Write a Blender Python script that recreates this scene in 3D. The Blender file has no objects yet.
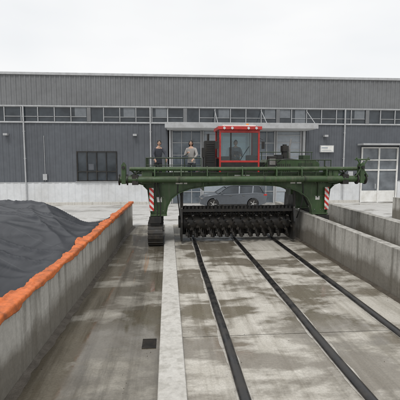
import bpy, bmesh, math, random
from mathutils import Vector, Matrix, noise
random.seed(7)
R=math.radians
scene=bpy.context.scene
COL=scene.collection

# ---------------- node helpers ----------------
def newmat(name):
    m=bpy.data.materials.new(name); m.use_nodes=True
    nt=m.node_tree; b=nt.nodes["Principled BSDF"]
    return m,nt,b
def node(nt,t,**kw):
    n=nt.nodes.new(t)
    for k,v in kw.items(): setattr(n,k,v)
    return n
def coords(nt,scale=(1,1,1)):
    tc=node(nt,'ShaderNodeTexCoord'); mp=node(nt,'ShaderNodeMapping')
    mp.inputs['Scale'].default_value=scale
    nt.links.new(tc.outputs['Object'],mp.inputs['Vector']); return mp.outputs['Vector']
def nz(nt,vec,scale,detail=4,rough=.6,dist=0):
    n=node(nt,'ShaderNodeTexNoise'); n.inputs['Scale'].default_value=scale
    n.inputs['Detail'].default_value=detail; n.inputs['Roughness'].default_value=rough
    n.inputs['Distortion'].default_value=dist
    nt.links.new(vec,n.inputs['Vector']); return n.outputs['Fac']
def ramp(nt,fac,stops):
    r=node(nt,'ShaderNodeValToRGB'); e=r.color_ramp.elements
    while len(e)<len(stops): e.new(.5)
    for i,(p,c) in enumerate(stops):
        e[i].position=p
        if isinstance(c,(int,float)): c=(c,c,c)
        e[i].color=(*c,1)
    nt.links.new(fac,r.inputs['Fac']); return r.outputs['Color']
def mix(nt,fac,a,b,mode='MIX'):
    m=node(nt,'ShaderNodeMix'); m.data_type='RGBA'; m.blend_type=mode
    for s,v in ((m.inputs[0],fac),(m.inputs[6],a),(m.inputs[7],b)):
        if isinstance(v,(int,float)): s.default_value=v
        elif isinstance(v,tuple): s.default_value=(*v,1)
        else: nt.links.new(v,s)
    return m.outputs[2]
def math_(nt,op,a,b_):
    n=node(nt,'ShaderNodeMath',operation=op)
    for s,v in ((n.inputs[0],a),(n.inputs[1],b_)):
        if isinstance(v,(int,float)): s.default_value=v
        else: nt.links.new(v,s)
    return n.outputs[0]
def bump(nt,b,h,strength,dist=.02):
    bp=node(nt,'ShaderNodeBump'); bp.inputs['Distance'].default_value=dist
    if isinstance(strength,(int,float)): bp.inputs['Strength'].default_value=strength
    else: nt.links.new(strength,bp.inputs['Strength'])
    nt.links.new(h,bp.inputs['Height']); nt.links.new(bp.outputs['Normal'],b.inputs['Normal'])

def paint(name,c,dirt=None,rough=.5,metal=0,scale=2.5,amt=.6,bmp=.05,rv=.15):
    m,nt,b=newmat(name); v=coords(nt)
    dirt=dirt or tuple(x*.55 for x in c)
    f=nz(nt,v,scale,5,.65)
    msk=ramp(nt,f,[(.42,0.0),(.68,amt)])
    f2=nz(nt,v,scale*9,2,.6)
    col=mix(nt,msk,c,dirt)
    col=mix(nt,.25,col,ramp(nt,f2,[(.3,.35),(.7,.65)]),'OVERLAY')
    nt.links.new(col,b.inputs['Base Color'])
    rr=ramp(nt,f,[(.3,max(0.02,rough-rv)),(.7,min(1,rough+rv))])
    nt.links.new(rr,b.inputs['Roughness'])
    b.inputs['Metallic'].default_value=metal
    if bmp: bump(nt,b,f2,bmp,.01)
    return m
def grimy(name,c,dirt,dust,rough=.42):
    # painted machine steel: dust on upward faces, rain streaks, chips
    m,nt,b=newmat(name); v=coords(nt)
    f=nz(nt,v,1.7,5,.65); st=nz(nt,coords(nt,(7,7,.7)),1.5,4,.6); ch=nz(nt,v,26,3,.7)
    col=mix(nt,ramp(nt,f,[(.4,0.),(.68,.75)]),c,dirt)
    col=mix(nt,ramp(nt,st,[(.52,0.),(.70,.55)]),col,dust)
    g=node(nt,'ShaderNodeNewGeometry'); sp=node(nt,'ShaderNodeSeparateXYZ'); nt.links.new(g.outputs['Normal'],sp.inputs[0])
    up=ramp(nt,math_(nt,'MULTIPLY',sp.outputs[2],f),[(.25,0.),(.6,.6)])
    col=mix(nt,up,col,dust)
    col=mix(nt,ramp(nt,ch,[(.70,0.),(.74,.8)]),col,(.10,.055,.03))
    nt.links.new(col,b.inputs['Base Color'])
    nt.links.new(ramp(nt,f,[(.3,rough-.12),(.7,rough+.25)]),b.inputs['Roughness'])
    bump(nt,b,ch,.05,.01); return m
def glass(name,c=(.02,.025,.03),rough=.06):
    m,nt,b=newmat(name); v=coords(nt)
    f=nz(nt,v,.9,3)
    nt.links.new(mix(nt,ramp(nt,f,[(.35,0.),(.7,1.)]),c,tuple(x*2.2+.01 for x in c)),b.inputs['Base Color'])
    b.inputs['Roughness'].default_value=rough; b.inputs['IOR'].default_value=1.52
    bump(nt,b,nz(nt,v,1.3,1),.03,.05)
    return m
def wallconc(name,base=(.47,.455,.42),dark=(.20,.19,.165),splash=True):
    m,nt,b=newmat(name); v=coords(nt)
    big=nz(nt,v,.7,5,.62); streak=nz(nt,coords(nt,(3.2,3.2,.25)),1.6,4,.6); fine=nz(nt,v,14,4,.7)
    c=mix(nt,ramp(nt,big,[(.38,0.),(.66,.6)]),base,tuple((x+y)/2 for x,y in zip(base,dark)))
    c=mix(nt,ramp(nt,streak,[(.48,0.),(.66,.8)]),c,dark)
    if splash:
        sep=node(nt,'ShaderNodeSeparateXYZ'); nt.links.new(v,sep.inputs[0])
        a=math_(nt,'ADD',math_(nt,'MULTIPLY',big,-.9),sep.outputs[2])
        c=mix(nt,ramp(nt,a,[(.0,.8),(.25,0.)]),c,(.13,.115,.09))
        # water runs below the coping
        run=math_(nt,'ADD',sep.outputs[2],math_(nt,'MULTIPLY',streak,1.1))
        c=mix(nt,ramp(nt,run,[(1.55,0.),(1.75,.55)]) if False else ramp(nt,math_(nt,'MULTIPLY',run,.5),[(.80,0.),(.93,.55)]),c,(.17,.16,.14))
    c=mix(nt,.35,c,ramp(nt,fine,[(.25,.25),(.75,.75)]),'OVERLAY')
    vor=node(nt,'ShaderNodeTexVoronoi'); vor.inputs['Scale'].default_value=9; nt.links.new(v,vor.inputs['Vector'])
    c=mix(nt,ramp(nt,vor.outputs['Distance'],[(.04,.55),(.08,0.)]),c,(.13,.12,.105))
    nt.links.new(c,b.inputs['Base Color']); b.inputs['Roughness'].default_value=.85
    bump(nt,b,fine,.35,.015); return m
def floorconc(name,lite,mid,dark,wetlo=.42,wethi=.62,streaky=1.0,rust=False,brown=(.14,.115,.08),mudamt=.6):
    m,nt,b=newmat(name); v=coords(nt)
    big=nz(nt,v,.42,6,.62,.5); med=nz(nt,v,1.9,5,.68); fine=nz(nt,v,26,4,.75)
    lng=nz(nt,coords(nt,(1.7,.10,1)),1.9,5,.66)
    cr=nz(nt,coords(nt,(.35,.9,1)),1.0,5,.64)
    c=mix(nt,ramp(nt,med,[(.35,0.),(.68,1.)]),lite,mid)
    c=mix(nt,ramp(nt,lng,[(.47,0.),(.62,.75*streaky)]),c,dark)
    wsrc=mix(nt,.5,big,cr)
    wet=ramp(nt,wsrc,[(wetlo,0.),(wethi,1.)])
    c=mix(nt,wet,c,mix(nt,1.,c,(.44,.415,.375),'MULTIPLY'))
    mud=ramp(nt,mix(nt,.5,cr,lng),[(.52,0.),(.60,mudamt)])
    c=mix(nt,mud,c,brown)
    c=mix(nt,.5,c,ramp(nt,fine,[(.25,.25),(.75,.75)]),'OVERLAY')
    if rust:
        rn=nz(nt,coords(nt,(2.4,.10,1)),1.3,4,.5)
        c=mix(nt,ramp(nt,rn,[(.64,0.),(.69,.5)]),c,(.30,.15,.06))
    nt.links.new(c,b.inputs['Base Color'])
    rg=mix(nt,wet,(.78,.78,.78),ramp(nt,med,[(.42,.04),(.66,.22)]))
    nt.links.new(rg,b.inputs['Roughness'])
    dry=ramp(nt,wsrc,[(wetlo,.35),(wethi,.03)])
    bump(nt,b,mix(nt,.5,fine,med),dry,.012); return m

M={}
M['wall']=wallconc('concrete_wall_mat')
M['kerb']=wallconc('kerb_mat',(.53,.515,.48),(.36,.345,.31),False)
M['lane']=floorconc('lane_concrete',(.52,.495,.445),(.41,.385,.335),(.26,.238,.195),.465,.525,.8,False,(.19,.165,.125),.5)
M['aisle']=floorconc('aisle_concrete',(.33,.312,.272),(.25,.232,.195),(.125,.113,.088),.40,.49,1.0,True,(.11,.092,.065),.6)
M['yard']=floorconc('yard_concrete',(.58,.575,.555),(.50,.49,.47),(.42,.41,.39),.52,.60,.2,False,(.4,.39,.36),.1)
M['ground']=floorconc('ground_mat',(.30,.29,.27),(.24,.23,.21),(.16,.15,.14),.5,.7,.3)
M['grout']=wallconc('grout_mat',(.47,.45,.41),(.22,.20,.17),False)
M['green']=grimy('green_paint',(.040,.082,.028),(.024,.038,.018),(.10,.105,.07))
M['green2']=grimy('green_paint_dark',(.024,.048,.019),(.014,.019,.011),(.075,.075,.05))
M['red']=paint('red_paint',(.50,.03,.025),(.2,.02,.015),.38)
M['white']=paint('white_paint',(.75,.75,.73),(.45,.43,.38),.45,0,2,.5)
M['black']=paint('black_steel',(.016,.016,.016),(.05,.043,.034),.5,.2,3,.7,.1)
M['mud']=paint('muddy_steel',(.018,.017,.016),(.055,.046,.035),.6,.1,5,.8,.3)
M['rubber']=paint('rubber',(.014,.014,.015),(.035,.032,.028),.55,0,3,.6,.1)
M['chrome']=paint('chrome_rod',(.6,.6,.6),(.4,.4,.4),.2,1,3,.3,0,.05)
M['steel']=paint('bare_steel',(.28,.28,.28),(.14,.11,.08),.45,.7)
M['glass']=glass('window_glass')
M['amber']=paint('amber_lens',(.8,.25,.02),None,.2)
M['pipe']=paint('pipe_plastic',(.010,.010,.011),(.05,.044,.036),.32,0,4,.75,.15)

# ---------------- mesh helpers ----------------
class B:
    def __init__(s): s.v=[];s.f=[];s.m=[]
    def add(s,vs,fs,mi=0):
        o=len(s.v); s.v+= [tuple(p) for p in vs]
        for f in fs: s.f.append([o+i for i in f]); s.m.append(mi)
    def box(s,x0,x1,y0,y1,z0,z1,mi=0):
        vs=[(x,y,z) for x in(x0,x1) for y in(y0,y1) for z in(z0,z1)]
        s.add(vs,[(0,1,3,2),(4,6,7,5),(0,4,5,1),(2,3,7,6),(0,2,6,4),(1,5,7,3)],mi)
    def obox(s,c,sz,rot,mi=0):
        vs=[Vector(c)+rot@Vector((a*sz[0]/2,b_*sz[1]/2,d*sz[2]/2)) for a in(-1,1) for b_ in(-1,1) for d in(-1,1)]
        s.add(vs,[(0,1,3,2),(4,6,7,5),(0,4,5,1),(2,3,7,6),(0,2,6,4),(1,5,7,3)],mi)
    def cyl(s,p,q,r,n=16,mi=0,r2=None,cap=True):
        p=Vector(p);q=Vector(q);r2=r if r2 is None else r2
        d=(q-p).normalized(); a=d.orthogonal().normalized(); b=d.cross(a)
        vs=[p+(a*math.cos(2*math.pi*i/n)+b*math.sin(2*math.pi*i/n))*r for i in range(n)]
        vs+=[q+(a*math.cos(2*math.pi*i/n)+b*math.sin(2*math.pi*i/n))*r2 for i in range(n)]
        fs=[(i,(i+1)%n,n+(i+1)%n,n+i) for i in range(n)]
        if cap: fs+=[tuple(range(n-1,-1,-1)),tuple(range(n,2*n))]
        s.add(vs,fs,mi)
    def prism_xz(s,pts,y0,y1,mi=0):
        n=len(pts)
        vs=[(x,y0,z) for x,z in pts]+[(x,y1,z) for x,z in pts]
        s.add(vs,[tuple(range(n)),tuple(range(2*n-1,n-1,-1))]+[(i,n+i,n+(i+1)%n,(i+1)%n) for i in range(n)],mi)
    def prism_yz(s,pts,x0,x1,mi=0):
        n=len(pts)
        vs=[(x0,y,z) for y,z in pts]+[(x1,y,z) for y,z in pts]
        s.add(vs,[tuple(range(n)),tuple(range(2*n-1,n-1,-1))]+[(i,n+i,n+(i+1)%n,(i+1)%n) for i in range(n)],mi)
    def ribbon(s,pts,y0,y1,t,mi=0):
        for (a,b_),(c,d) in zip(pts[:-1],pts[1:]):
            l=math.hypot(c-a,d-b_); nx,nzv=-(d-b_)/l*t,(c-a)/l*t
            s.prism_xz([(a,b_),(c,d),(c+nx,d+nzv),(a+nx,b_+nzv)],y0,y1,mi)
    def build(s,name,mats,parent=None,bevel=0,smooth=False,seg=2):
        me=bpy.data.meshes.new(name); me.from_pydata(s.v,[],s.f)
        for m in mats: me.materials.append(m)
        for p,mi in zip(me.polygons,s.m): p.material_index=mi
        bm=bmesh.new(); bm.from_mesh(me); bmesh.ops.recalc_face_normals(bm,faces=bm.faces); bm.to_mesh(me); bm.free()
        ob=bpy.data.objects.new(name,me); COL.objects.link(ob)
        if bevel:
            bv=ob.modifiers.new('b','BEVEL'); bv.width=bevel; bv.segments=seg; bv.limit_method='ANGLE'; bv.angle_limit=R(40)
        if smooth:
            for p in me.polygons: p.use_smooth=True
            me.set_sharp_from_angle(angle=R(38))
        if parent: put(ob,parent)
        return ob
def put(ob,parent):
    ob.parent=parent; ob.matrix_parent_inverse=Matrix.Translation(parent.location).inverted()
def empty(name,loc=(0,0,0)):
    e=bpy.data.objects.new(name,None); e.location=loc; COL.objects.link(e); return e
def tubes(name,lines,r,mat,parent,res=3):
    cu=bpy.data.curves.new(name,'CURVE'); cu.dimensions='3D'; cu.bevel_depth=r; cu.bevel_resolution=res; cu.resolution_u=6
    for L in lines:
        sp=cu.splines.new('NURBS'); sp.points.add(len(L)-1)
        for p,c in zip(sp.points,L): p.co=(*c,1)
        sp.use_endpoint_u=True; sp.order_u=min(4,len(L))
    cu.materials.append(mat)
    ob=bpy.data.objects.new(name,cu); COL.objects.link(ob)
    if parent: put(ob,parent)
    return ob
def sheet(name,x0,x1,y0,y1,z,mat,n=1):
    b=B(); b.add([(x0,y0,z),(x1,y0,z),(x1,y1,z),(x0,y1,z)],[(0,1,2,3)]); return b.build(name,[mat])

# ---------------- ground ----------------
sheet('ground',-500,500,-400,700,-.016,M['ground'])
sheet('yard_pavement',-70,80,-12,44,-.008,M['yard'])
def xw(y): return -2.34+(y-5)*.0327     # lane-side face of the left bunker wall
b=B(); b.add([(xw(-8)-.1,-8,0),(-.1,-8,0),(-.1,21,0),(xw(21)-.1,21,0)],[(0,1,2,3)]); b.build('aisle_pavement',[M['aisle']])
sheet('lane_pavement',.2,5.7,-8,21,0,M['lane'])
sheet('aisle_pavement',5.8,8.05,-8,21,0,M['aisle'])
sheet('lane_pavement',8.2,13.2,-8,21,0,M['lane'])
b=B()
for y in (2.2,7.4,12.6,17.8): b.box(.26,5.59,y,y+.007,.001,.004)
b.build('expansion_joint',[M['mud']])
# kerb
b=B(); y=-8
while y<20.5:
    dx=random.uniform(-.005,.005); b.box(-.17+dx,.25+dx,y+.003,y+3.997 if y+4<20.6 else 20.5,-.01,.09+random.uniform(-.004,.004)); y+=4
b.build('kerb',[M['kerb']],bevel=.02,seg=3)
# dirt collected along the wall feet
b=B()
n=260
def windrow(fx,s):
    vs=[]
    for j in range(n+1):
        y=-7.5+28*j/n; w=.10+.10*abs(noise.fractal(Vector((fx(y)*3,y*.8,2)),1,2,4))+.03*noise.noise(Vector((fx(y),y*5,1)))
        vs+=[(fx(y)+s*.002,y,.05),(fx(y)+s*w*.45,y,.025),(fx(y)+s*w,y,.003)]
    b.add(vs,[(j*3+k,j*3+k+1,j*3+k+4,j*3+k+3) for j in range(n) for k in range(2)])
windrow(xw,1); windrow(lambda y:5.59,-1); 
b.build('dirt_windrow',[paint('wet_dirt',(.085,.07,.052),(.04,.032,.023),.5,0,5,.8,.6)],smooth=True)

# bunker walls
def bwall(name,fx,th,y0,y1,h=1.22):
    b=B(); y=y0
    s_=1 if th>0 else -1
    b.add([(fx(y0)+.012*s_,y0+.01,-.05),(fx(y1)+.012*s_,y1-.01,-.05),(fx(y1)+th*.9,y1-.01,-.05),(fx(y0)+th*.9,y0+.01,-.05),
           (fx(y0)+.012*s_,y0+.01,h-.02),(fx(y1)+.012*s_,y1-.01,h-.02),(fx(y1)+th*.9,y1-.01,h-.02),(fx(y0)+th*.9,y0+.01,h-.02)],
          [(0,1,2,3),(4,5,6,7),(0,1,5,4),(1,2,6,5),(2,3,7,6),(3,0,4,7)])
    while y<y1-.1:
        ye=min(y+2.44,y1); a=y+.004;c=ye-.004;o=random.uniform(-.004,.004);hz=h+random.uniform(-.005,.005)
        b.add([(fx(a)+o,a,-.05),(fx(c)+o,c,-.05),(fx(c)+th,c,-.05),(fx(a)+th,a,-.05),(fx(a)+o,a,hz),(fx(c)+o,c,hz),(fx(c)+th,c,hz),(fx(a)+th,a,hz)],
              [(0,1,2,3),(4,5,6,7),(0,1,5,4),(1,2,6,5),(2,3,7,6),(3,0,4,7)])
        y=ye
    return b.build(name,[M['wall']],bevel=.012)
bwall('concrete_wall',xw,-.26,-8,20.6)
bwall('concrete_wall',lambda y:5.6,.26,-8,20.6)
bwall('concrete_wall',lambda y:8.02,.26,-8,20.6)
bwall('concrete_wall',lambda y:13.2,.26,-8,22.5)
bwall('concrete_wall',lambda y:15.6,.26,-8,22.5)
bwall('concrete_wall',lambda y:-8.2,-.26,-8,20.6)

# aeration pipes with cement bedding strips
for X in (1.07,2.85,4.5):
    b=B(); n=120; ring=12
    cs=[Vector((X+.026*noise.noise(Vector((X*3,y*.35,0))),y,.028+.006*noise.noise(Vector((X,y*.6,4))))) for y in [-8+28.3*i/n for i in range(n+1)]]
    vs=[c+Vector((math.cos(2*math.pi*k/ring)*.085,0,math.sin(2*math.pi*k/ring)*.045)) for c in cs for k in range(ring)]
    fs=[(i*ring+k,i*ring+(k+1)%ring,(i+1)*ring+(k+1)%ring,(i+1)*ring+k) for i in range(n) for k in range(ring)]
    b.add(vs,fs)
    b.build('aeration_pipe',[M['pipe']],smooth=True)
    b=B(); vs=[]; n=400
    for i in range(n+1):
        y=-8+28.3*i/n
        e1=.115+.06*noise.fractal(Vector((X,y*.9,3)),1,2,5); e2=.115+.06*noise.fractal(Vector((X,y*.9,9)),1,2,5)
        vs+=[(X-e1,y,.004),(X+e2,y,.004)]
    b.add(vs,[(2*i,2*i+1,2*i+3,2*i+2) for i in range(n)]); b.build('pipe_bedding',[M['grout']])

# ---------------- tarp ----------------
def sm(a,b_,x):
    t=max(0,min(1,(x-a)/(b_-a))); return t*t*(3-2*t)
def fb(x,y,s):
    return noise.fractal(Vector((x*s,y*s,s)),1.0,2.0,5)
def crease(x,y,ax,ay,ph,k):
    w=noise.noise(Vector((x*.35,y*.35,ph)))*1.3
    f=1-abs(noise.noise(Vector((x*ax+y*ay+w,ph,(y*ax-x*ay)*.18))))*2.4
    return max(0,f)**k
def tz(x,y):
    s=(xw(y)-.2-x)/5.6
    prof=math.sin(math.pi*max(0,min(1,s)))**.9
    endf=1-sm(12.6,17.2,y+.25*noise.noise(Vector((x*.4,y*.4,1))))
    z=1.22+.84*prof*endf
    z-= (1-endf)*.95*sm(.0,.12,s)
    z-=.10*sm(.0,.06,s)*(1-sm(.06,.25,s))
    d=.13*noise.noise(Vector((x*.5,y*.32,2)))+.03*noise.noise(Vector((x*1.2,y*.8,7)))
    d+=.085*crease(x,y,.75,.30,3,2.5)+.07*crease(x,y,-.4,.85,8,3)+.045*crease(x,y,1.5,-.6,14,4)
    return z+d*sm(-.01,.06,s)
b=B(); nx=130; ny=320; vs=[]
for j in range(ny+1):
    y=-7.5+25.3*j/ny
    for i in range(nx+1):
        x=xw(y)-.06-5.75*i/nx
        vs.append((x,y,tz(x,y)))
fs=[(j*(nx+1)+i,j*(nx+1)+i+1,(j+1)*(nx+1)+i+1,(j+1)*(nx+1)+i) for j in range(ny) for i in range(nx)]
b.add(vs,fs)
m,nt,bs=newmat('tarp_fabric'); v=coords(nt)
f=nz(nt,v,.6,3,.5)
c=mix(nt,ramp(nt,f,[(.35,0.),(.7,1.)]),(.013,.016,.023),(.024,.027,.034))
sx=node(nt,'ShaderNodeSeparateXYZ'); nt.links.new(v,sx.inputs[0])
frc=math_(nt,'FRACT',math_(nt,'MULTIPLY',sx.outputs[1],.52),0)
c=mix(nt,ramp(nt,frc,[(.0,.7),(.018,.7),(.022,0.)]),c,(.050,.053,.06))
nt.links.new(c,bs.inputs['Base Color']); nt.links.new(ramp(nt,f,[(.3,.27),(.7,.42)]),bs.inputs['Roughness'])
wv=nz(nt,coords(nt,(1,.3,1)),2.2,3,.5,.8); bump(nt,bs,wv,.5,.05)
tarp=b.build('tarp_cover',[m],smooth=False)
for p in tarp.data.polygons: p.use_smooth=True
# orange hem: gathered, bunched fabric laid over the wall top
b=B(); nh=20; ny=900; vs=[]
for j in range(ny+1):
    y=-7.5+28.2*j/ny
    bunch=.5+.5*noise.noise(Vector((2,y*.55,0)))
    hang=.07+.07*fb(0,y,1.1)+.03*noise.noise(Vector((0,y*4,0)))
    back=.19+.10*fb(5,y,.9)+.04*noise.noise(Vector((4,y*3,0)))
    for i in range(nh+1):
        t=i/nh
        if t<.25:
            x=xw(y)+.025; z=1.235-hang*(1-t/.25)
        elif t<.35: x=xw(y)+.02-(t-.25)/.1*.05; z=1.245
        else:
            u=(t-.35)/.65; x=xw(y)-.03-u*back; z=max(1.240,tz(x,y)+.012)
        lump=.035*bunch*math.sin(math.pi*min(1,max(0,(t-.15)/.8)))*(1+noise.noise(Vector((1,y*2.6,3))))
        rid=max(0,1-3.2*abs(noise.noise(Vector((x*4+y*.5,y*6.0,5)))))
        w=lump+.030*rid*(.4+bunch)+.010*noise.noise(Vector((x*16,y*12,2)))
        vs.append((x+(.016*rid+.008*noise.noise(Vector((z*9,y*7,1))) if t<.3 else 0),y,z+ (w if t>=.2 else w*.3)+.006))
fs=[(j*(nh+1)+i,j*(nh+1)+i+1,(j+1)*(nh+1)+i+1,(j+1)*(nh+1)+i) for j in range(ny) for i in range(nh)]
b.add(vs,fs)
M['orange']=paint('orange_fabric',(.68,.165,.035),(.26,.08,.03),.5,0,4,.9,.3)
hem=b.build('tarp_hem',[M['orange']])
for p in hem.data.polygons: p.use_smooth=True
so=hem.modifiers.new('s','SOLIDIFY'); so.thickness=.008; so.offset=1
put(hem,tarp)

# ---------------- warehouse ----------------
WH=empty('warehouse_building',(0,31,0))
M['cladu']=paint('cladding_upper',(.17,.175,.18),(.13,.133,.137),.5,.1,.35,.6,.02)
M['cladl']=paint('cladding_lower',(.095,.104,.118),(.075,.08,.09),.5,.1,.35,.6,.02)
M['cladw']=paint('cladding_white',(.62,.635,.65),(.45,.45,.44),.5,0,.5,.6,.02)
M['frame']=paint('window_frame',(.42,.43,.44),(.3,.3,.3),.4)
M['trim']=paint('grey_trim',(.42,.43,.44),(.28,.28,.28),.45)
def corr(name,x0,x1,z0,z1,y,mat,pitch=.32,d=.035):
    pts=[];x=x0
    while x<x1:
        for fx,dy in((0,0),(.5,0),(.6,-d),(.88,-d)):
            if x+fx*pitch<=x1: pts.append((x+fx*pitch,y+dy))
        x+=pitch
    pts.append((x1,y)); n=len(pts)
    b=B(); b.add([(p[0],p[1],z0) for p in pts]+[(p[0],p[1],z1) for p in pts],[(i,i+1,n+i+1,n+i) for i in range(n-1)])
    return b.build(name,[mat],WH)
L,Rr=-42,48
corr('upper_cladding',L,Rr,7.42,9.62,31,M['cladu'],.36,.045)
def wallrun(x0,x1): corr('lower_cladding',x0,x1,1.74,6.2,31,M['cladl'],.42,.03)
wallrun(L,-6.85); 
corr('lower_cladding',-6.85,-3.85,4.06,6.2,31,M['cladl'],.42,.03)
wallrun(-3.85,.1); wallrun(10.8,15.35); corr('lower_cladding',15.35,18.5,4.55,6.2,31,M['cladl'],.42,.03); wallrun(18.5,Rr)
corr('base_cladding',L,.1,.2,1.70,30.97,M['cladw'],.5,.025)
corr('base_cladding',10.8,15.35,.2,1.70,30.97,M['cladw'],.5,.025); corr('base_cladding',18.5,Rr,.2,1.70,30.97,M['cladw'],.5,.025)
b=B()
b.box(L,Rr,30.86,31.3,9.62,9.80,0)
b.box(L,Rr,30.90,31.05,7.34,7.42,0)
b.box(L,Rr,30.88,31.05,6.14,6.22,0)
b.box(L,-.0,30.92,31.02,1.70,1.74,0); b.box(10.9,15.3,30.92,31.02,1.70,1.74,0); b.box(18.55,Rr,30.92,31.02,1.70,1.74,0)
b.build('trim_bands',[M['trim']],WH,bevel=.01)
b=B(); b.box(L,.0,30.85,31.1,-.02,.2); b.box(10.9,15.3,30.85,31.1,-.02,.2); b.box(18.55,Rr,30.85,31.1,-.02,.2); b.build('plinth',[M['kerb']],WH,bevel=.01)
# strip windows: separate panes, slightly out of true
b=B(); g=B(); bl=B()
x=L;k=0
while x<Rr:
    wdt=.05 if k%6 else .28
    b.box(x,x+wdt,30.94 if k%6 else 30.92,31.03,6.22,7.34,0 if k%6 else 1)
    rot=Matrix.Rotation(random.uniform(-.006,.006),3,'Z')@Matrix.Rotation(random.uniform(-.006,.006),3,'X')
    g.obox((x+.62,31.05,6.78),(1.18,.02,1.1),rot)
    if k%6: b.box(x+.05,x+1.15,30.98,31.028,6.60,6.635,0)
    b.box(x+wdt,x+1.2,30.97,31.03,7.30,7.34,0)
    b.box(x+wdt,x+1.2,30.97,31.03,6.22,6.26,0)
    if random.random()<.3: bl.box(x+.3,x+1.14,31.008,31.014,random.choice([6.27,6.65,6.65]),7.29)
    x+=1.2;k+=1
g.box(L,Rr,31.12,31.16,6.1,7.5)
g.build('strip_glass',[M['glass']],WH); b.build('strip_frames',[M['frame'],M['cladu']],WH)
bl.build('window_blinds',[paint('blind',(.16,.175,.19),(.1,.11,.12),.3)],WH)
# window
b=B(); b.box(-6.8,-3.9,30.99,31.02,1.85,4.0,1)
for xx in (-6.85,-6.13,-5.41,-4.69,-3.93): b.box(xx,xx+.07,30.90,30.99,1.78,4.06,0)
for zz in (1.78,2.5,3.98): b.box(-6.78,-3.93,30.915,30.985,zz,zz+.07,0)
b.box(-6.95,-3.78,30.82,30.97,1.745,1.78,2)
b.box(-6.0,-5.6,30.981,30.989,2.65,3.1,3)
b.build('ground_window',[M['black'],M['glass'],M['trim'],M['cladl']],WH,bevel=.006)
# canopy + entrance
b=B(); b.box(-.15,10.95,28.9,31.0,5.72,6.02,0); b.box(-.05,10.85,28.98,30.9,5.66,5.72,1); b.box(-.2,11.0,28.85,28.93,5.68,6.08,0)
for xx in (0,3.6,7.2,10.8): b.cyl((xx,29.0,6.05),(xx,30.95,7.2),.03,8,0)
b.build('canopy',[M['trim'],M['cladw']],WH,bevel=.015)
M['panel']=paint('door_panel',(.36,.40,.44),(.27,.30,.33),.4,0,.6,.5,.02)
b=B()
b.box(0,10.85,31.25,31.35,0,5.7,0)
b.box(.0,.25,31.0,31.25,0,5.7,1); b.box(10.6,10.85,31.0,31.25,0,5.7,1)
for x0,x1 in ((.3,2.6),(2.7,6.3),(6.4,8.4),(8.5,10.5)):
    gl_=x0 in(.3,6.4)
    b.box(x0,x1,31.2,31.248,.05,5.6,2 if gl_ else 3)
    for xx in (x0,x1-.08): b.box(xx,xx+.08,31.1,31.2,0,5.65,1)
    z=.9
    while z<5.6:
        b.box(x0+.08,x1-.08,31.15,31.2,z,z+(.05),1); z+=(.95 if gl_ else .55)
    if gl_:
        for q in range(1,3): b.box(x0+(x1-x0)*q/3-.025,x0+(x1-x0)*q/3+.025,31.14,31.2,0,5.6,1)
b.build('entrance_doors',[M['cladw'],M['frame'],glass('door_glass',(.07,.085,.10)),M['panel']],WH,bevel=.005)
# right door
b=B()
b.box(15.35,18.5,31.1,31.2,0,4.55,3)
b.box(15.45,18.35,31.02,31.05,.1,4.3,1)
for xx in (15.38,16.8,18.33): b.box(xx,xx+.11,30.90,31.02,0,4.42,0)
for zz in (0.02,2.55,3.35,4.32): b.box(15.49,18.33,30.915,31.02,zz,zz+.1,0)
b.box(15.5,16.8,30.99,31.015,.12,.95,0); b.box(16.95,18.3,30.99,31.015,.12,.95,0)
b.box(15.0,18.8,29.9,30.9,4.55,4.68,2); 
b.box(16.55,16.6,30.8,30.9,1.1,1.5,2)
b.build('side_door',[M['white'],glass('pale_glass',(.09,.10,.11)),M['trim'],M['cladl']],WH,bevel=.008)
# downpipes, lamps, sign box
b=B()
for xx in (-30,-20.5,-10.6,-1.3,13.9,22.0,32): 
    b.cyl((xx,30.86,.3),(xx,30.86,7.36),.055,10); 
    for z in (1.5,3.5,5.5): b.box(xx-.08,xx+.08,30.84,30.95,z,z+.04)
for xx in (-12,-2.6,12.2): b.box(xx,xx+.28,30.6,30.95,5.2,5.35)
b.cyl((-9.2,30.93,1.8),(-9.2,30.93,5.2),.02,8); b.box(-9.35,-9.05,30.85,30.96,1.9,2.35)
b.box(14.3,14.7,30.84,30.96,1.9,2.5)
b.build('downpipes',[M['trim']],WH)
b=B(); b.box(11.9,13.0,30.7,30.93,4.0,4.55,0); b.box(11.95,12.95,30.69,30.70,4.05,4.5,1); b.box(12.0,12.5,30.684,30.689,4.3,4.4,2); b.box(12.0,12.8,30.684,30.689,4.14,4.18,2)
b.build('sign_box',[M['trim'],M['white'],M['panel']],WH,bevel=.008)
# roof & body
b=B(); b.prism_yz([(31.3,9.4),(31.3,9.7),(46,10.9),(61,9.7),(61,9.4)],L,Rr); b.build('roof',[M['cladu']],WH)
b=B(); b.box(L,L+.2,31.1,61,0,9.5); b.box(Rr-.2,Rr,31.1,61,0,9.5); b.box(L,Rr,60.8,61,0,9.5); b.box(L+.2,Rr-.2,31.4,31.5,0,9.5); b.build('side_walls',[M['cladl']],WH)

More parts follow.
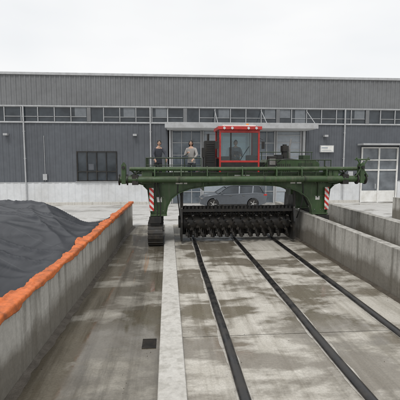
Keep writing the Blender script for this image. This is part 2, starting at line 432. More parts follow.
# ---------------- SUV ----------------
CAR=empty('parked_car',(4.55,28.3,0))
cx,cy=4.55-2.37,28.3
M['carp']=paint('car_paint',(.16,.175,.195),(.12,.13,.145),.22,.5,1,.3,0,.05)
b=B()
def arc(c,r,a0,a1,n): return [(c+r*math.cos(a0+(a1-a0)*i/n),.36+r*math.sin(a0+(a1-a0)*i/n)) for i in range(n+1)]
low=[(.04,.32)]+[(.48,.24)]+arc(.92,.41,math.pi+.28,-.28,10)+[(1.4,.22),(3.2,.22)]+arc(3.72,.41,math.pi+.28,-.28,10)+[(4.25,.26),(4.68,.38),(4.74,.75),(4.70,1.02),(4.55,1.12),(3.8,1.13),(2.6,1.08),(1.42,1.06),(.9,1.0),(.35,.88),(.08,.72),(0,.5)]
n=len(low)
def hw(x,z):
    e=.93
    if x<.6: e-=.22*((.6-x)/.6)**2
    if x>4.2: e-=.14*((x-4.2)/.55)**2
    if z>.85: e-=.05*(z-.85)/.25
    if z<.4: e-=.03
    return e
vs=[(cx+x,cy-hw(x,z),z) for x,z in low]+[(cx+x,cy+hw(x,z),z) for x,z in low]
b.add(vs,[tuple(range(n)),tuple(range(2*n-1,n-1,-1))]+[(i,n+i,n+(i+1)%n,(i+1)%n) for i in range(n)],0)
b.build('body',[M['carp']],CAR,bevel=.045,smooth=True,seg=3)
b=B()
gl=[(1.25,1.06),(1.95,1.50),(2.2,1.60),(4.1,1.58),(4.45,1.42),(4.62,1.12)]
def gy(z): return .86-.22*(z-1.06)/.55
n=len(gl)
b.add([(cx+x,cy-gy(z),z) for x,z in gl]+[(cx+x,cy+gy(z),z) for x,z in gl],[tuple(range(n)),tuple(range(2*n-1,n-1,-1))]+[(i,n+i,n+(i+1)%n,(i+1)%n) for i in range(n)],0)
b.build('greenhouse',[M['glass']],CAR,bevel=.03,smooth=True)
b=B()
rf=[(1.85,1.50),(2.15,1.63),(2.8,1.69),(3.6,1.68),(4.3,1.60),(4.62,1.53),(4.4,1.50),(4.1,1.56),(3.0,1.60),(2.2,1.57)]
n=len(rf); b.add([(cx+x,cy-.68,z) for x,z in rf]+[(cx+x,cy+.68,z) for x,z in rf],[tuple(range(n)),tuple(range(2*n-1,n-1,-1))]+[(i,n+i,n+(i+1)%n,(i+1)%n) for i in range(n)],0)
for s in(-1,1):
    for (xa,za),(xb,zb),w in (((1.22,1.05),(1.95,1.53),.07),((2.75,1.06),(2.8,1.58),.09),((3.7,1.08),(3.78,1.58),.09),((4.55,1.1),(4.3,1.55),.16)):
        p=Vector((cx+xa,cy+s*(gy(za)+.012),za));q=Vector((cx+xb,cy+s*(gy(zb)+.012),zb))
        d=q-p; rot=d.to_track_quat('Z','Y').to_matrix(); b.obox((p+q)/2,(w,.03,d.length),rot)
    b.cyl((cx+2.2,cy+s*.6,1.72),(cx+4.1,cy+s*.6,1.70),.018,8,1)
    b.box(cx+1.45,cx+1.62,cy+s*.9-.06,cy+s*.9+.1*s+.06,1.06,1.2,0)
b.build('roof_pillars',[M['carp'],M['chrome']],CAR,bevel=.015,smooth=True)
b=B()
for wx in(.92,3.72):
    for s in(-1,1):
        yo=cy+s*.93; b.cyl((cx+wx,yo-s*.24,.36),(cx+wx,yo-s*.0,.36),.36,32,0)
        b.cyl((cx+wx,yo-s*.02,.36),(cx+wx,yo+s*.006,.36),.25,24,2)
        for k in range(5):
            a=k*2*math.pi/5; rot=Matrix.Rotation(-a,3,'Y'); c=Vector((cx+wx,yo+s*.012,.36))+rot@Vector((.12,0,0)); b.obox(c,(.23,.03,.055),rot,1)
        b.cyl((cx+wx,yo,.36),(cx+wx,yo+s*.03,.36),.05,12,1)
for s in(-1,1):
    b.box(cx+.06,cx+.36,cy+s*.70-.1,cy+s*.70+.1,.70,.80,1); b.box(cx+4.5,cx+4.73,cy+s*.72-.1,cy+s*.72+.12,.92,1.02,3)
    b.box(cx+1.32,cx+3.3,cy+s*.905-.02,cy+s*.905+.03,.24,.34,2)
    for X in (2.05,2.95): b.box(cx+X,cx+X+.18,cy+s*.915-.015,cy+s*.915+.015,.93,.96,1)
b.build('wheels_lights',[M['rubber'],M['chrome'],M['black'],M['red']],CAR,smooth=True)

# ---------------- compost turner ----------------
CT=empty('compost_turner',(2.86,16.7,0)); XC=2.86
def mx(x): return 2*XC-x
inner=[(-.10,1.28),(-.04,1.6),(.12,1.90),(.42,2.13),(.85,2.29),(1.5,2.40),(2.3,2.44)]
outerL=[(-.95,2.70),(-.95,2.42),(-.78,2.25),(-.66,1.28)]
for y in (15.72,17.75):
    b=B()
    left=outerL+inner; b.prism_xz(left+[(mx(x),z) for x,z in reversed(left)],y,y+.05,0)
    fl=inner; full=fl+[(mx(x),z) for x,z in reversed(fl)]
    b.ribbon(full,y-.12,y+.17,-.035,0)
    o=list(reversed(outerL)); b.ribbon(o,y-.10,y+.15,.03,0)
    o2=[(mx(x),z) for x,z in outerL]; b.ribbon(o2,y-.10,y+.15,.03,0)
    for X in (-.3,.6,1.6,mx(1.6),mx(.6),mx(-.3)): b.box(X-.015,X+.015,y-.09,y,2.45 if X>.3 and X<5.4 else 1.9,2.67,1)
    b.box(-.7,-.05,y-.16,y+.2,1.22,1.28,0); b.box(mx(-.05),mx(-.7),y-.16,y+.2,1.22,1.28,0)
    if y<16:
        for X in (-.55,-.45,-.2,mx(-.55),mx(-.45),mx(-.2)):
            for z in(1.4,1.95,2.5): b.cyl((X,y-.02,z),(X,y,z),.018,8,2)
    b.build('arch_frame',[M['green'],M['green2'],M['steel']],CT,bevel=.008)
b=B()
b.box(1.36,mx(-.95),15.6,17.95,2.705,2.77,0)
b.box(-.95,1.35,15.80,17.72,2.38,2.44,0)
b.box(-.95,1.35,15.6,15.80,2.705,2.77,0); b.box(-.95,1.35,17.73,17.95,2.705,2.77,0)
b.box(-.95,mx(-.95),15.55,15.60,2.68,2.86,0)
for X in (-.9,mx(-.9)-.06): b.box(X,X+.06,15.8,17.75,2.3,2.70,1)
for X in(2.0,3.6,4.8): b.box(X,X+.12,15.8,17.74,2.46,2.70,1)
b.build('deck',[M['green'],M['green2']],CT,bevel=.01)
# cover winder in front
b=B()
b.cyl((-1.85,15.30,2.66),(7.75,15.30,2.66),.125,24,0)
b.cyl((-1.45,15.34,3.06),(7.45,15.34,3.06),.075,16,0)
b.cyl((-1.2,15.42,2.90),(7.0,15.42,2.90),.035,10,1)
x=-1.2
while x<7.2:
    b.cyl((x,15.34,2.74),(x,15.34,3.02),.022,8,1); x+=.7
for X in(-1.2,.4,2.0,3.7,5.3,6.9): b.cyl((X,15.30,2.66),(X+.05,15.30,2.66),.14,24,1)
for X in(-1.85,-1.55,7.42,7.75): b.cyl((X,15.30,2.66),(X+.04,15.30,2.66),.21,24,2)
for X in (-1.72,7.55):
    b.prism_xz([(X-.02,2.5),(X+.14,2.5),(X+.14,3.2),(X+.06,3.32),(X-.02,3.2)],15.16,15.22,0)
    b.prism_xz([(X-.02,2.5),(X+.14,2.5),(X+.14,3.2),(X+.06,3.32),(X-.02,3.2)],15.44,15.48,0)
    b.cyl((X+.06,15.1,3.12),(X+.06,15.52,3.12),.06,12,2)
for s in(0,1):
    f=(lambda q:q) if s==0 else mx
    for a,c in (((-1.7,2.66),(-.85,3.06)),((-1.45,3.06),(-.9,2.55)),((-.9,2.45),(-1.5,2.62))):
        p=Vector((f(a[0]),15.5,a[1]));q=Vector((f(c[0]),15.5,c[1])); b.cyl(p,q,.035,8,0)
    b.box(min(f(-1.0),f(-.6)),max(f(-1.0),f(-.6)),15.36,15.6,2.5,2.98,0)
    b.box(min(f(-1.35),f(-1.12)),max(f(-1.35),f(-1.12)),15.18,15.45,2.46,2.84,2)
for X in (-.5,.5,1.5,2.86,4.2,5.2,6.2): b.prism_yz([(15.3,2.55),(15.6,2.62),(15.6,3.0),(15.42,3.16),(15.30,3.16),(15.22,3.0),(15.2,2.6)],X-.02,X+.02,0)
b.build('cover_winder',[M['green'],M['green2'],M['black']],CT,smooth=True)
b=B()
for X0,X1 in ((7.35,7.85),(7.85,7.35)):
    b.cyl((X0,15.2,2.75),(X1,15.2,3.5),.03,8,0)
b.cyl((7.3,15.2,3.42),(7.9,15.2,3.42),.03,8)
b.build('end_fork',[M['green']],CT)
# crawler tracks
def track(x0,x1,name):
    b=B(); y0,y1=15.45,18.1; r=.42; zc=.46
    def st(rr,n=14):
        p=[]
        for i in range(n+1):
            a=math.pi/2+math.pi*i/n; p.append((y0+r+rr*math.cos(a),zc+rr*math.sin(a)))
        for i in range(n+1):
            a=-math.pi/2+math.pi*i/n; p.append((y1-r+rr*math.cos(a),zc+rr*math.sin(a)))
        return p
    o=st(.435);i_=st(.39);n=len(o)
    vs=[(x0,y,z) for y,z in o]+[(x1,y,z) for y,z in o]+[(x0,y,z) for y,z in i_]+[(x1,y,z) for y,z in i_]
    fs=[]
    for k in range(n):
        j=(k+1)%n; fs+=[(k,j,n+j,n+k),(2*n+k,3*n+k,3*n+j,2*n+j),(k,2*n+k,2*n+j,j),(n+k,n+j,3*n+j,3*n+k)]
    b.add(vs,fs,0)
    P=[]
    for k in range(n):
        a=Vector((0,*o[k]));c=Vector((0,*o[(k+1)%n])); m_=max(1,round((c-a).length/.12))
        for q in range(m_): P.append((a.lerp(c,q/m_),(c-a).normalized()))
    last=None
    for p,d in P:
        if last is not None and (p-last).length<.1: continue
        last=p; ang=math.atan2(d.z,d.y)
        b.obox((( x0+x1)/2,p.y,p.z),(x1-x0+.02,.035,.05),Matrix.Rotation(ang,3,'X'),0)
    for yy in (y0+r,y1-r): b.cyl((x0+.05,yy,zc),(x1-.05,yy,zc),.37,24,1); b.cyl((x0-.01,yy,zc),(x1+.01,yy,zc),.12,16,2)
    for q in range(4): b.cyl((x0+.04,y0+.75+q*.38,.2),(x1-.04,y0+.75+q*.38,.2),.13,16,1)
    b.box(x0+.08,x1-.08,y0+.4,y1-.4,.28,.72,3)
    b.box(x0+.1,x1-.1,y0+.2,y0+.75,.6,1.22,1); b.box(x0+.1,x1-.1,y1-.9,y1-.15,.6,1.22,1)
    b.box(x0+.06,x1-.06,y0+.05,y0+.12,.95,1.2,1); 
    b.build(name,[M['mud'],M['black'],M['steel'],M['green2']],CT,bevel=.006)
track(-.80,-.22,'crawler_track'); track(mx(-.22),mx(-.80),'crawler_track_b')
# hazard panels
m,nt,bs=newmat('hazard_stripes'); v=coords(nt)
sp=node(nt,'ShaderNodeSeparateXYZ'); nt.links.new(v,sp.inputs[0])
fr=math_(nt,'FRACT',math_(nt,'MULTIPLY',math_(nt,'ADD',sp.outputs[0],sp.outputs[2]),4.2),0)
gt=math_(nt,'GREATER_THAN',fr,.5)
cc=mix(nt,gt,(.7,.7,.68),(.5,.03,.025)); cc=mix(nt,ramp(nt,nz(nt,v,6,4),[(.5,0.),(.7,.6)]),cc,(.2,.17,.13))
nt.links.new(cc,bs.inputs['Base Color']); bs.inputs['Roughness'].default_value=.4
b=B()
b.box(-.73,-.56,15.575,15.60,1.42,2.32); b.box(mx(-.56),mx(-.73),15.575,15.60,1.42,2.32)
b.build('hazard_panels',[m],CT)
b=B(); b.box(.3,.75,15.715,15.719,2.46,2.54); b.box(4.9,5.35,15.715,15.719,2.46,2.54); b.box(2.6,3.2,15.545,15.549,2.72,2.82)
b.box(-.45,-.25,15.715,15.719,1.75,1.95); b.box(5.95,6.12,15.715,15.719,1.8,1.95)
b.build('decals',[M['white']],CT)
# drum
b=B(); yc,zc=16.65,.82
b.cyl((.62,yc,zc),(5.1,yc,zc),.34,32,0)
k=0; x=.72
while x<5.05:
    for q in range(5):
        a=k*.36+q*2*math.pi/5; rot=Matrix.Rotation(a,3,'X')
        c=Vector((x+q*.018,yc,zc))
        b.obox(c+rot@Vector((0,0,.43)),(.03,.10,.28),rot,0)
        tw=Matrix.Rotation(a,3,'X')@Matrix.Rotation((.35 if x<XC else -.35),3,'Z')
        b.obox(c+rot@Vector((0,.02,.60)),(.10,.05,.15),tw,0)
    x+=.092;k+=1
for X in (.50,5.12): 
    b.prism_yz([(15.95,.12),(17.35,.12),(17.4,.9),(17.2,2.0),(16.1,2.0),(15.85,.9)],X,X+.07,1)
    b.cyl((X-.08,yc,zc),(X+.15,yc,zc),.26,24,1)
b.box(.57,5.12,17.3,17.33,.15,1.40,2)
b.box(.57,5.12,17.15,17.3,1.34,1.42,1)
x=.62
while x<5.05:
    b.prism_xz([(x,1.40),(x+.13,1.40),(x+.10,1.53),(x+.05,1.53)],16.1,16.14,1); x+=.155
b.box(.57,5.12,16.05,16.19,1.30,1.41,1)
b.build('mixing_drum',[M['mud'],M['black'],M['rubber']],CT,bevel=.004)
b=B()
for X in (.53,5.15):
    b.box(X-.05,X+.09,16.3,17.0,1.95,2.40,0)
    b.cyl((X+.02,16.0,1.5),(X+.02,15.98,2.66),.05,12,1); b.cyl((X+.02,16.02,.95),(X+.02,16.0,1.5),.03,12,2)
for s in(0,1):
    f=(lambda q:q) if s==0 else mx
    b.cyl((f(-.15),16.3,1.5),(f(.35),16.4,2.45),.045,12,1); b.cyl((f(-.3),16.3,1.25),(f(-.15),16.3,1.5),.028,12,2)
b.build('lift_gear',[M['green'],M['black'],M['chrome']],CT,bevel=.006)
tubes('hydraulic_hoses',[
 [(-.5,15.7,2.6),(-.55,15.5,2.1),(-.35,15.5,1.6),(-.45,15.6,1.1)],[(-.4,15.7,2.6),(-.42,15.45,2.2),(-.2,15.5,1.7),(-.35,15.6,1.0)],
 [(.4,15.75,2.5),(.3,15.6,1.9),(.5,15.7,1.4),(.45,16.2,1.0)],[(5.4,15.75,2.5),(5.5,15.6,1.9),(5.3,15.7,1.4),(5.35,16.2,1.0)],
 [(.9,15.5,2.72),(1.2,15.45,2.45),(1.7,15.5,2.5),(2.0,15.6,2.75)],[(3.7,15.5,2.76),(4.1,15.45,2.45),(4.5,15.5,2.48),(4.8,15.6,2.75)],
 [(-1.3,15.35,2.8),(-1.1,15.4,3.2),(-.7,15.6,3.1),(-.6,15.8,2.8)],[(7.0,15.35,2.8),(6.8,15.4,3.25),(6.5,15.6,3.1),(6.4,15.8,2.8)],
 [(1.9,15.9,2.8),(1.4,15.7,3.1),(1.1,15.8,2.9),(.8,16,2.8)],[(4.4,15.9,3.3),(4.6,15.7,3.55),(5.0,15.8,3.4),(5.4,16.1,3.4)],[(3.8,16.3,3.0),(3.95,16.0,3.4),(4.2,16.0,3.3),(4.4,16.2,3.4)]],.022,M['rubber'],CT)
# cab
b=B(); x0,x1,y0,y1=2.08,3.74,16.2,17.6; z0,z1=2.77,4.62
p=.07
for X in (x0,x1-p):
    for Y in (y0,y1-p): b.box(X,X+p,Y,Y+p,z0,z1,0)
    b.box(X,X+p,y0+p,y1-p,3.45,3.51,0)
    b.box(X+.005,X+p-.005,y0+p,y1-p,z0,3.45,1)
b.box(x0+p,x1-p,y0,y0+p,3.30,3.38,0); b.box(x0+p,x1-p,y0+.01,y0+p-.01,z0,3.30,1); b.box(x0+p,x1-p,y1-p,y1,z0,3.38,1)
b.box(x0+.45,x0+.50,y0+.005,y0+p-.005,3.38,4.50,1)
b.box(x0-.06,x1+.06,y0-.12,y1+.06,z1,z1+.13,0); b.box(x0+.15,x1-.15,y0+.1,y1-.1,z1+.13,z1+.2,2)
b.box(x0+p,x1-p,y0,y0+p,4.50,z1,0)
for X in (x0+.1,x0+.42,x1-.58,x1-.26): b.cyl((X+.08,y0-.17,z1+.05),(X+.08,y0-.1,z1+.05),.055,14,3)
b.cyl((x1-.3,y1-.3,z1+.2),(x1-.3,y1-.3,z1+.34),.06,14,4)
for X in (x0-.18,x1+.06): b.box(X,X+.12,y0-.1,y0-.06,3.85,4.15,1)
b.cyl((x0-.12,y0-.08,4.2),(x0+.02,y0+.02,4.3),.012,6,1); b.cyl((x1+.12,y0-.08,4.2),(x1-.02,y0+.02,4.3),.012,6,1)
b.cyl((2.95,y0-.02,3.42),(3.3,y0-.02,3.95),.012,6,1)
b.build('cab',[M['red'],M['black'],M['white'],M['chrome'],M['amber']],CT,bevel=.012)
m,nt,bs=newmat('cab_glass')
gl_=node(nt,'ShaderNodeBsdfGlossy'); gl_.inputs['Roughness'].default_value=.04; tr=node(nt,'ShaderNodeBsdfTransparent'); tr.inputs[0].default_value=(.80,.86,.87,1)
ms=node(nt,'ShaderNodeMixShader'); ly=node(nt,'ShaderNodeLayerWeight'); ly.inputs[0].default_value=.35; nt.links.new(ly.outputs['Fresnel'],ms.inputs[0]); nt.links.new(tr.outputs[0],ms.inputs[1]); nt.links.new(gl_.outputs[0],ms.inputs[2])
nt.links.new(ms.outputs[0],nt.nodes['Material Output'].inputs[0])
b=B(); b.box(x0+p,x1-p,y0+.03,y0+.036,3.38,4.5); b.box(x0+.03,x0+.036,y0+p,y1-p,3.51,z1); b.box(x1-.036,x1-.03,y0+p,y1-p,3.51,z1); b.box(x0+p,x1-p,y1-.036,y1-.03,3.38,z1)
b.build('cab_glazing',[m],CT)
b=B(); b.box(2.65,3.15,16.95,17.4,3.15,3.3); b.box(2.67,3.13,17.35,17.47,3.3,3.95); b.box(2.78,3.02,17.05,17.3,2.77,3.15)
b.cyl((2.9,16.42,2.8),(2.9,16.62,3.5),.04,10); b.box(3.35,3.6,16.4,17.2,2.8,3.6); b.box(2.2,2.5,16.35,16.6,2.8,3.55)
for i in range(20):
    a=i/20*2*math.pi;c=(i+1)/20*2*math.pi
    f=lambda t:(2.9+.19*math.cos(t),16.64-.06*math.sin(t),3.53+.17*math.sin(t))
    b.cyl(f(a),f(c),.015,6)
b.build('cab_seat',[M['black']],CT,bevel=.01)
# black air-intake / cooler unit left of the cab, hood right
b=B()
b.box(1.55,1.98,16.7,17.5,2.77,4.2,0)
for k in range(11): b.box(1.60,1.93,16.68,16.70,3.3+k*.075,3.33+k*.075,0)
b.cyl((1.7,17.0,4.2),(1.7,17.0,4.5),.05,12,0); b.cyl((1.45,16.5,2.77),(1.45,16.5,3.9),.03,8,0)
b.box(1.38,1.52,16.42,16.5,3.5,3.9,0)
b.prism_xz([(4.0,2.77),(6.3,2.77),(6.3,3.25),(6.1,3.42),(4.2,3.42),(4.0,3.3)],16.3,17.7,2)
for k in range(9): b.box(4.3+k*.09,4.34+k*.09,16.285,16.30,2.9,3.25,0)
b.box(5.4,6.0,16.28,16.3,2.9,3.28,3)
b.cyl((4.95,16.8,3.42),(4.95,16.8,3.75),.13,16,0); b.cyl((4.95,16.8,3.75),(4.95,16.8,4.0),.17,16,0); b.cyl((4.95,16.8,4.0),(4.95,16.8,4.06),.09,16,0)
b.cyl((5.25,17.1,3.42),(5.25,17.1,3.9),.05,12,1); b.cyl((5.25,17.1,3.9),(5.32,17.1,4.3),.04,12,1)
b.box(4.55,4.8,16.5,17,3.42,3.62,0)
b.box(4.05,4.4,16.0,16.25,2.77,3.55,0); b.box(4.1,4.35,15.985,16.0,3.2,3.45,1)
b.box(5.7,6.0,16.6,17.2,3.42,3.60,3)
b.prism_xz([(-.85,2.44),(-.1,2.44),(-.1,3.0),(-.15,3.06),(-.8,3.06),(-.85,3.0)],17.1,17.7,2)
b.cyl((.2,17.45,2.7),(1.1,17.45,2.7),.22,20,2)
b.cyl((1.2,15.95,2.46),(1.2,15.95,2.95),.075,14,4)
b.box(1.36,1.40,15.62,17.7,2.2,2.70,2)
b.build('engine_housing',[M['black'],M['steel'],M['green'],M['green2'],M['red']],CT,bevel=.012)
# rails
b=B()
for X in (-.85,-.1,.65,1.3): b.cyl((X,15.75,2.77),(X,15.75,3.48),.018,8)
b.cyl((-.85,15.75,3.48),(1.3,15.75,3.48),.02,8); b.cyl((-.85,15.75,3.2),(1.3,15.75,3.2),.015,8)
for Y in(16.4,17.1,17.8): b.cyl((-.85,Y,2.44),(-.85,Y,3.48),.018,8)
b.cyl((-.85,15.75,3.48),(-.85,17.8,3.48),.02,8); b.cyl((-.85,17.8,3.48),(1.3,17.8,3.48),.02,8); b.cyl((-.85,17.8,3.1),(1.3,17.8,3.1),.015,8)
for X in (3.95,4.7,5.5,6.3,6.55): b.cyl((X,15.72,2.77),(X,15.72,3.4),.018,8)
b.cyl((3.95,15.72,3.4),(6.55,15.72,3.4),.02,8); b.cyl((3.95,15.72,3.12),(6.55,15.72,3.12),.015,8)
for Y in(16.4,17.1,17.8): b.cyl((6.55,Y,2.77),(6.55,Y,3.4),.018,8)
b.cyl((6.55,15.72,3.4),(6.55,17.8,3.4),.02,8)
for X in (4.2,5.4,6.5): b.cyl((X,17.8,2.77),(X,17.8,3.75),.018,8)
b.cyl((4.0,17.8,3.75),(6.55,17.8,3.75),.02,8)
b.build('railings',[M['green2']],CT,smooth=True)

# ---------------- people ----------------
def bake_skin(nodes,edges,sub=1):
    me=bpy.data.meshes.new('t'); me.from_pydata([n[0] for n in nodes],edges,[])
    ob=bpy.data.objects.new('t',me); COL.objects.link(ob)
    sk=ob.modifiers.new('s','SKIN'); sk.use_smooth_shade=True
    for i,n in enumerate(nodes):
        r=n[1] if isinstance(n[1],tuple) else (n[1],n[1])
        me.skin_vertices[0].data[i].radius=r; me.skin_vertices[0].data[i].use_root=(i==0)
    ss=ob.modifiers.new('u','SUBSURF'); ss.levels=sub; ss.render_levels=sub
    dg=bpy.context.evaluated_depsgraph_get(); ev=ob.evaluated_get(dg); m2=ev.to_mesh()
    vs=[v.co.copy() for v in m2.vertices]; fs=[tuple(p.vertices) for p in m2.polygons]
    ev.to_mesh_clear(); bpy.data.objects.remove(ob); bpy.data.meshes.remove(me)
    return vs,fs
skinm=paint('skin',(.52,.33,.24),(.44,.25,.18),.5,0,8,.4,.02)
hairm=paint('hair',(.012,.010,.009),(.02,.017,.015),.45,0,20,.5,.3)
lipm=paint('lips',(.35,.14,.12),None,.5)
def person(name,loc,rz,top,trous,arms,legs=None,lean=0,longhair=False,turn=0):
    topm=paint(name+'_top',top,tuple(x*.6 for x in top),.8,0,6,.5,.3)
    trm=paint(name+'_trousers',trous,None,.8,0,6,.5,.3)
    L=lean
    J={'pel':((0,0,.93),(.14,.12)),'sp':((0,-.03*L,1.10),(.135,.11)),'ch':((0,-.10*L,1.30),(.165,.12)),'nk':((0,-.15*L,1.46),.065),'hd':((0,-.18*L,1.54),.055)}
    legs=legs or {'k':((.10,-.02,.50),(-.10,-.01,.50)),'a':((.11,.03,.09),(-.12,.03,.09))}
    nodes=[];idx={}
    def nd(k,p,r): idx[k]=len(nodes); nodes.append((p,r))
    for k in ('pel','sp','ch','nk','hd'): nd(k,*J[k])
    ed=[(0,1),(1,2),(2,3),(3,4)]
    for si,s in enumerate((1,-1)):
        kn=legs['k'][si]; an=legs['a'][si]
        nd('h%d'%si,(s*.095,0,.84),.095); nd('k%d'%si,kn,.066)
        mid=tuple((a+b_)/2 for a,b_ in zip(kn,an)); nd('c%d'%si,(mid[0],mid[1]+.015,mid[2]+.05),.060)
        nd('a%d'%si,an,.046); nd('t%d'%si,(an[0]+s*.02,an[1]-.16,an[2]-.045),.036)
        ed+=[(0,idx['h%d'%si]),(idx['h%d'%si],idx['k%d'%si]),(idx['k%d'%si],idx['c%d'%si]),(idx['c%d'%si],idx['a%d'%si]),(idx['a%d'%si],idx['t%d'%si])]
        nd('s%d'%si,(s*.18,-.12*L,1.385),.072); e,w=arms[si]
        nd('e%d'%si,e,.052); nd('w%d'%si,w,.033)
        d=(Vector(w)-Vector(e)).normalized(); pl=Vector(w)+d*.07
        nd('p%d'%si,tuple(pl),(.036,.024))
        ed+=[(2,idx['s%d'%si]),(idx['s%d'%si],idx['e%d'%si]),(idx['e%d'%si],idx['w%d'%si]),(idx['w%d'%si],idx['p%d'%si])]
    vs,fs=bake_skin(nodes,ed,2)
    for v in vs:
        v+=Vector((noise.noise(v*14),noise.noise(v*14+Vector((5,0,0))),0))*.010 if v.z<1.42 else Vector()
    bd=B(); segs=[]
    for a,c in ed: segs.append((Vector(nodes[a][0]),Vector(nodes[c][0]),a,c))
    names={v:k for k,v in idx.items()}
    mis=[]
    for f in fs:
        c=sum((vs[i] for i in f),Vector())/len(f); best=None
        for p,q,a,cc in segs:
            d=q-p; t=max(0,min(1,(c-p).dot(d)/d.length_squared)); ds=(c-(p+d*t)).length
            if best is None or ds<best[0]: best=(ds,names[a],names[cc],t)
        _,A,C,t=best
        if C[0]=='p' and A[0]=='w': mi=0 if t>.15 else 1
        elif C=='hd': mi=0
        elif C=='nk': mi=1 if t<.75 else 0
        elif C[0]=='h' or C[0] in 'kca': mi=2 if c.z<.84 or legs['k'][0][2]>.8 else 1
        elif C[0]=='t': mi=3
        else: mi=1
        mis.append(mi)
    o=len(bd.v); bd.v+= [tuple(v) for v in vs]
    for f,mi in zip(fs,mis): bd.f.append([o+i for i in f]); bd.m.append(mi)
    for si,s in enumerate((1,-1)):
        e,w=map(Vector,arms[si]); d=(w-e).normalized(); side=d.cross(Vector((0,0,1)))
        if side.length<.3: side=Vector((0,1,0))
        side=(side-d*side.dot(d)).normalized()*(-s); curl=side.cross(d).normalized()
        if curl.z>0: curl=-curl
        pl=w+d*.06
        for k,(off,ln) in enumerate(((-.027,.062),(-.009,.075),(.009,.082),(.027,.074))):
            a=pl+side*off; b1=a+d*.045; b2=b1+(d*.8+curl*.6).normalized()*ln*.5; b3=b2+(d*.2+curl).normalized()*ln*.45
            v2,f2=bake_skin([(tuple(a),.011),(tuple(b1),.0105),(tuple(b2),.009),(tuple(b3),.0075)],[(0,1),(1,2),(2,3)],1); bd.add(v2,f2,0)
        a=w+d*.025+side*.02; b1=a+(d*.5+side).normalized()*.04; b2=b1+(d+side*.4).normalized()*.035
        v2,f2=bake_skin([(tuple(a),.014),(tuple(b1),.012),(tuple(b2),.009)],[(0,1),(1,2)],1); bd.add(v2,f2,0)
    hc=Vector((0,-.19*L-.012,1.635)); tr_=Matrix.Rotation(turn,3,'Z')
    def hp(q): return hc+tr_@q
    nu,nv=28,20; hv=[]
    for j in range(nv+1):
        ph=math.pi*j/nv
        for i in range(nu):
            th=2*math.pi*i/nu
            x=math.sin(ph)*math.cos(th);y=math.sin(ph)*math.sin(th);z=math.cos(ph)
            q=Vector((x*.076,y*.096,z*.118))
            if z<0: q.x*=1-.28*(-z)**1.3; q.y=q.y*(1-.18*(-z)) 
            fr_=max(0,-y)
            if fr_>.3:
                q.y-=.020*math.exp(-((q.x/.013)**2)-(((q.z+.018)/.022)**2))
                q.y+=.008*math.exp(-(((abs(q.x)-.03)/.014)**2)-((q.z-.006)/.013)**2)
                q.y-=.006*math.exp(-((q.x/.022)**2)-(((q.z+.055)/.010)**2))
                q.y-=.006*math.exp(-((q.x/.02)**2)-(((q.z+.095)/.014)**2))
            hv.append(hp(q))
    hf=[(j*nu+i,j*nu+(i+1)%nu,(j+1)*nu+(i+1)%nu,(j+1)*nu+i) for j in range(nv) for i in range(nu)]
    bd.add(hv,hf,0)
    hv=[];rows=12
    for j in range(rows+1):
        for i in range(nu):
            th=2*math.pi*i/nu; fr_=-math.sin(th)
            mxph=(.33+.27*(1-max(0,fr_))**.6 + (.12 if fr_<-.2 else 0))*math.pi
            if longhair and fr_<.35: mxph=.80*math.pi
            ph=mxph*j/rows
            q=Vector((math.sin(ph)*math.cos(th)*.087,math.sin(ph)*math.sin(th)*.108+.004,math.cos(ph)*.130))
            if longhair and ph>math.pi*.5: q.z-=.06*(ph/math.pi-.5)*2; q.x*=1.1
            q*=1+.03*noise.noise(q*60)
            hv.append(hp(q))
    bd.add(hv,[(j*nu+i,j*nu+(i+1)%nu,(j+1)*nu+(i+1)%nu,(j+1)*nu+i) for j in range(rows) for i in range(nu)],4)
    for s in(-1,1):
        c=hp(Vector((s*.029,-.082,.006))); bd.cyl(c,c+tr_@Vector((0,-.006,0)),.009,10,4)
        bd.obox(hp(Vector((s*.029,-.090,.026))),(.032,.006,.006),tr_,4)
        bd.obox(hp(Vector((s*.078,.008,-.005))),(.012,.03,.055),tr_,0)
    bd.obox(hp(Vector((0,-.088,-.056))),(.038,.008,.008),tr_,5)
    ob=bd.build(name,[skinm,topm,trm,M['black'],hairm,lipm],None,smooth=True)
    for p in ob.data.polygons: p.use_smooth=True
    ob.location=loc; ob.rotation_euler=(0,0,rz)
    return ob
person('standing_man',(-.40,16.15,2.44),R(20),(.055,.06,.075),(.03,.03,.035),
       [((.27,-.20,1.17),(.22,-.34,1.0)),((-.27,-.2,1.17),(-.24,-.34,1.0))],lean=.9,turn=R(-15))
person('standing_woman',(.95,16.15,2.44),R(-25),(.30,.29,.28),(.03,.035,.05),
       [((.28,-.12,1.15),(.22,-.34,1.0)),((-.25,-.1,1.14),(-.06,-.27,1.24))],longhair=True,lean=.3,turn=R(20))
person('seated_driver',(2.9,17.12,2.50),0,(.16,.18,.21),(.03,.03,.04),
       [((.24,-.18,1.12),(.15,-.40,1.10)),((-.24,-.18,1.12),(-.15,-.40,1.10))],
       legs={'k':((.13,-.42,.86),(-.13,-.42,.86)),'a':((.13,-.44,.42),(-.13,-.44,.42))})

# drain grate
b=B(); b.box(-.50,-.24,7.35,7.37,.001,.016); b.box(-.50,-.24,7.0,7.02,.001,.016)
for k in range(8): b.box(-.50,-.24,7.04+k*.038,7.055+k*.038,.001,.014)
b.build('drain_grate',[M['mud']])
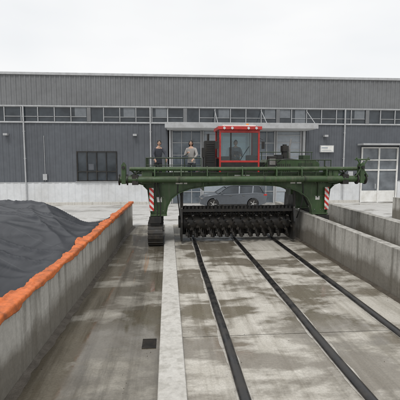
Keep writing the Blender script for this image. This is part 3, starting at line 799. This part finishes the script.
# compost crumbs
b=B()
for i in range(700):
    yy=random.uniform(3,20)
    xx=random.choice([xw(yy)+.05+abs(random.gauss(0,.15)),random.gauss(-.5,.15),random.uniform(.3,5.5),5.55-abs(random.gauss(0,.12)),5.55-abs(random.gauss(0,.12))])
    if -.2<xx<.27 or xx<xw(yy)+.03 or xx>5.57: continue
    s=random.uniform(.003,.009); n0=random.random()*9
    vs=[Vector(q)*s*(1+.5*noise.noise(Vector(q)*2+Vector((n0,i,0))))+Vector((xx,yy,s*.4)) for q in((1,0,0),(-1,0,0),(0,1,0),(0,-1,0),(0,0,.8),(0,0,-.6))]
    b.add(vs,[(0,2,4),(2,1,4),(1,3,4),(3,0,4),(2,0,5),(1,2,5),(3,1,5),(0,3,5)])
b.build('compost_debris',[paint('compost',(.06,.047,.034),(.035,.026,.018),.8)])

# ---------------- world & light ----------------
w=bpy.data.worlds.new("World"); scene.world=w; w.use_nodes=True; nt=w.node_tree
bg=nt.nodes['Background']; sky=node(nt,'ShaderNodeTexSky'); sky.sky_type='NISHITA'; sky.sun_disc=False
el,az=R(55),R(200)
sky.sun_elevation=el; sky.sun_rotation=az; sky.dust_density=4
hs=node(nt,'ShaderNodeHueSaturation'); hs.inputs['Saturation'].default_value=.2; nt.links.new(sky.outputs[0],hs.inputs['Color'])
tc=node(nt,'ShaderNodeTexCoord'); cl=node(nt,'ShaderNodeTexNoise'); cl.inputs['Scale'].default_value=2.2; cl.inputs['Detail'].default_value=3
mp=node(nt,'ShaderNodeMapping'); mp.inputs['Scale'].default_value=(1,1,3); nt.links.new(tc.outputs['Generated'],mp.inputs[0]); nt.links.new(mp.outputs[0],cl.inputs['Vector'])
cr=ramp(nt,cl.outputs['Fac'],[(.3,(8.9,9.1,9.3)),(.7,(10.2,10.2,10.2))])
nt.links.new(mix(nt,.88,hs.outputs[0],cr),bg.inputs[0]); bg.inputs[1].default_value=.105
sl=bpy.data.lights.new('sun','SUN'); sl.energy=1.4; sl.angle=R(14); sl.color=(1,.97,.93)
so=bpy.data.objects.new('sun',sl); COL.objects.link(so)
d=Vector((math.sin(az)*math.cos(el),math.cos(az)*math.cos(el),math.sin(el)))
so.rotation_euler=d.to_track_quat('Z','Y').to_euler()
cam=bpy.data.cameras.new('camera'); cam.lens=36; cam.sensor_width=36; cam.clip_end=2000
co=bpy.data.objects.new('camera',cam); COL.objects.link(co); co.location=(0,0,3.4); co.rotation_euler=(R(90-5.71),0,R(-4.57))
scene.camera=co
scene.view_settings.view_transform='Standard'; scene.view_settings.look='None'; scene.view_settings.exposure=0
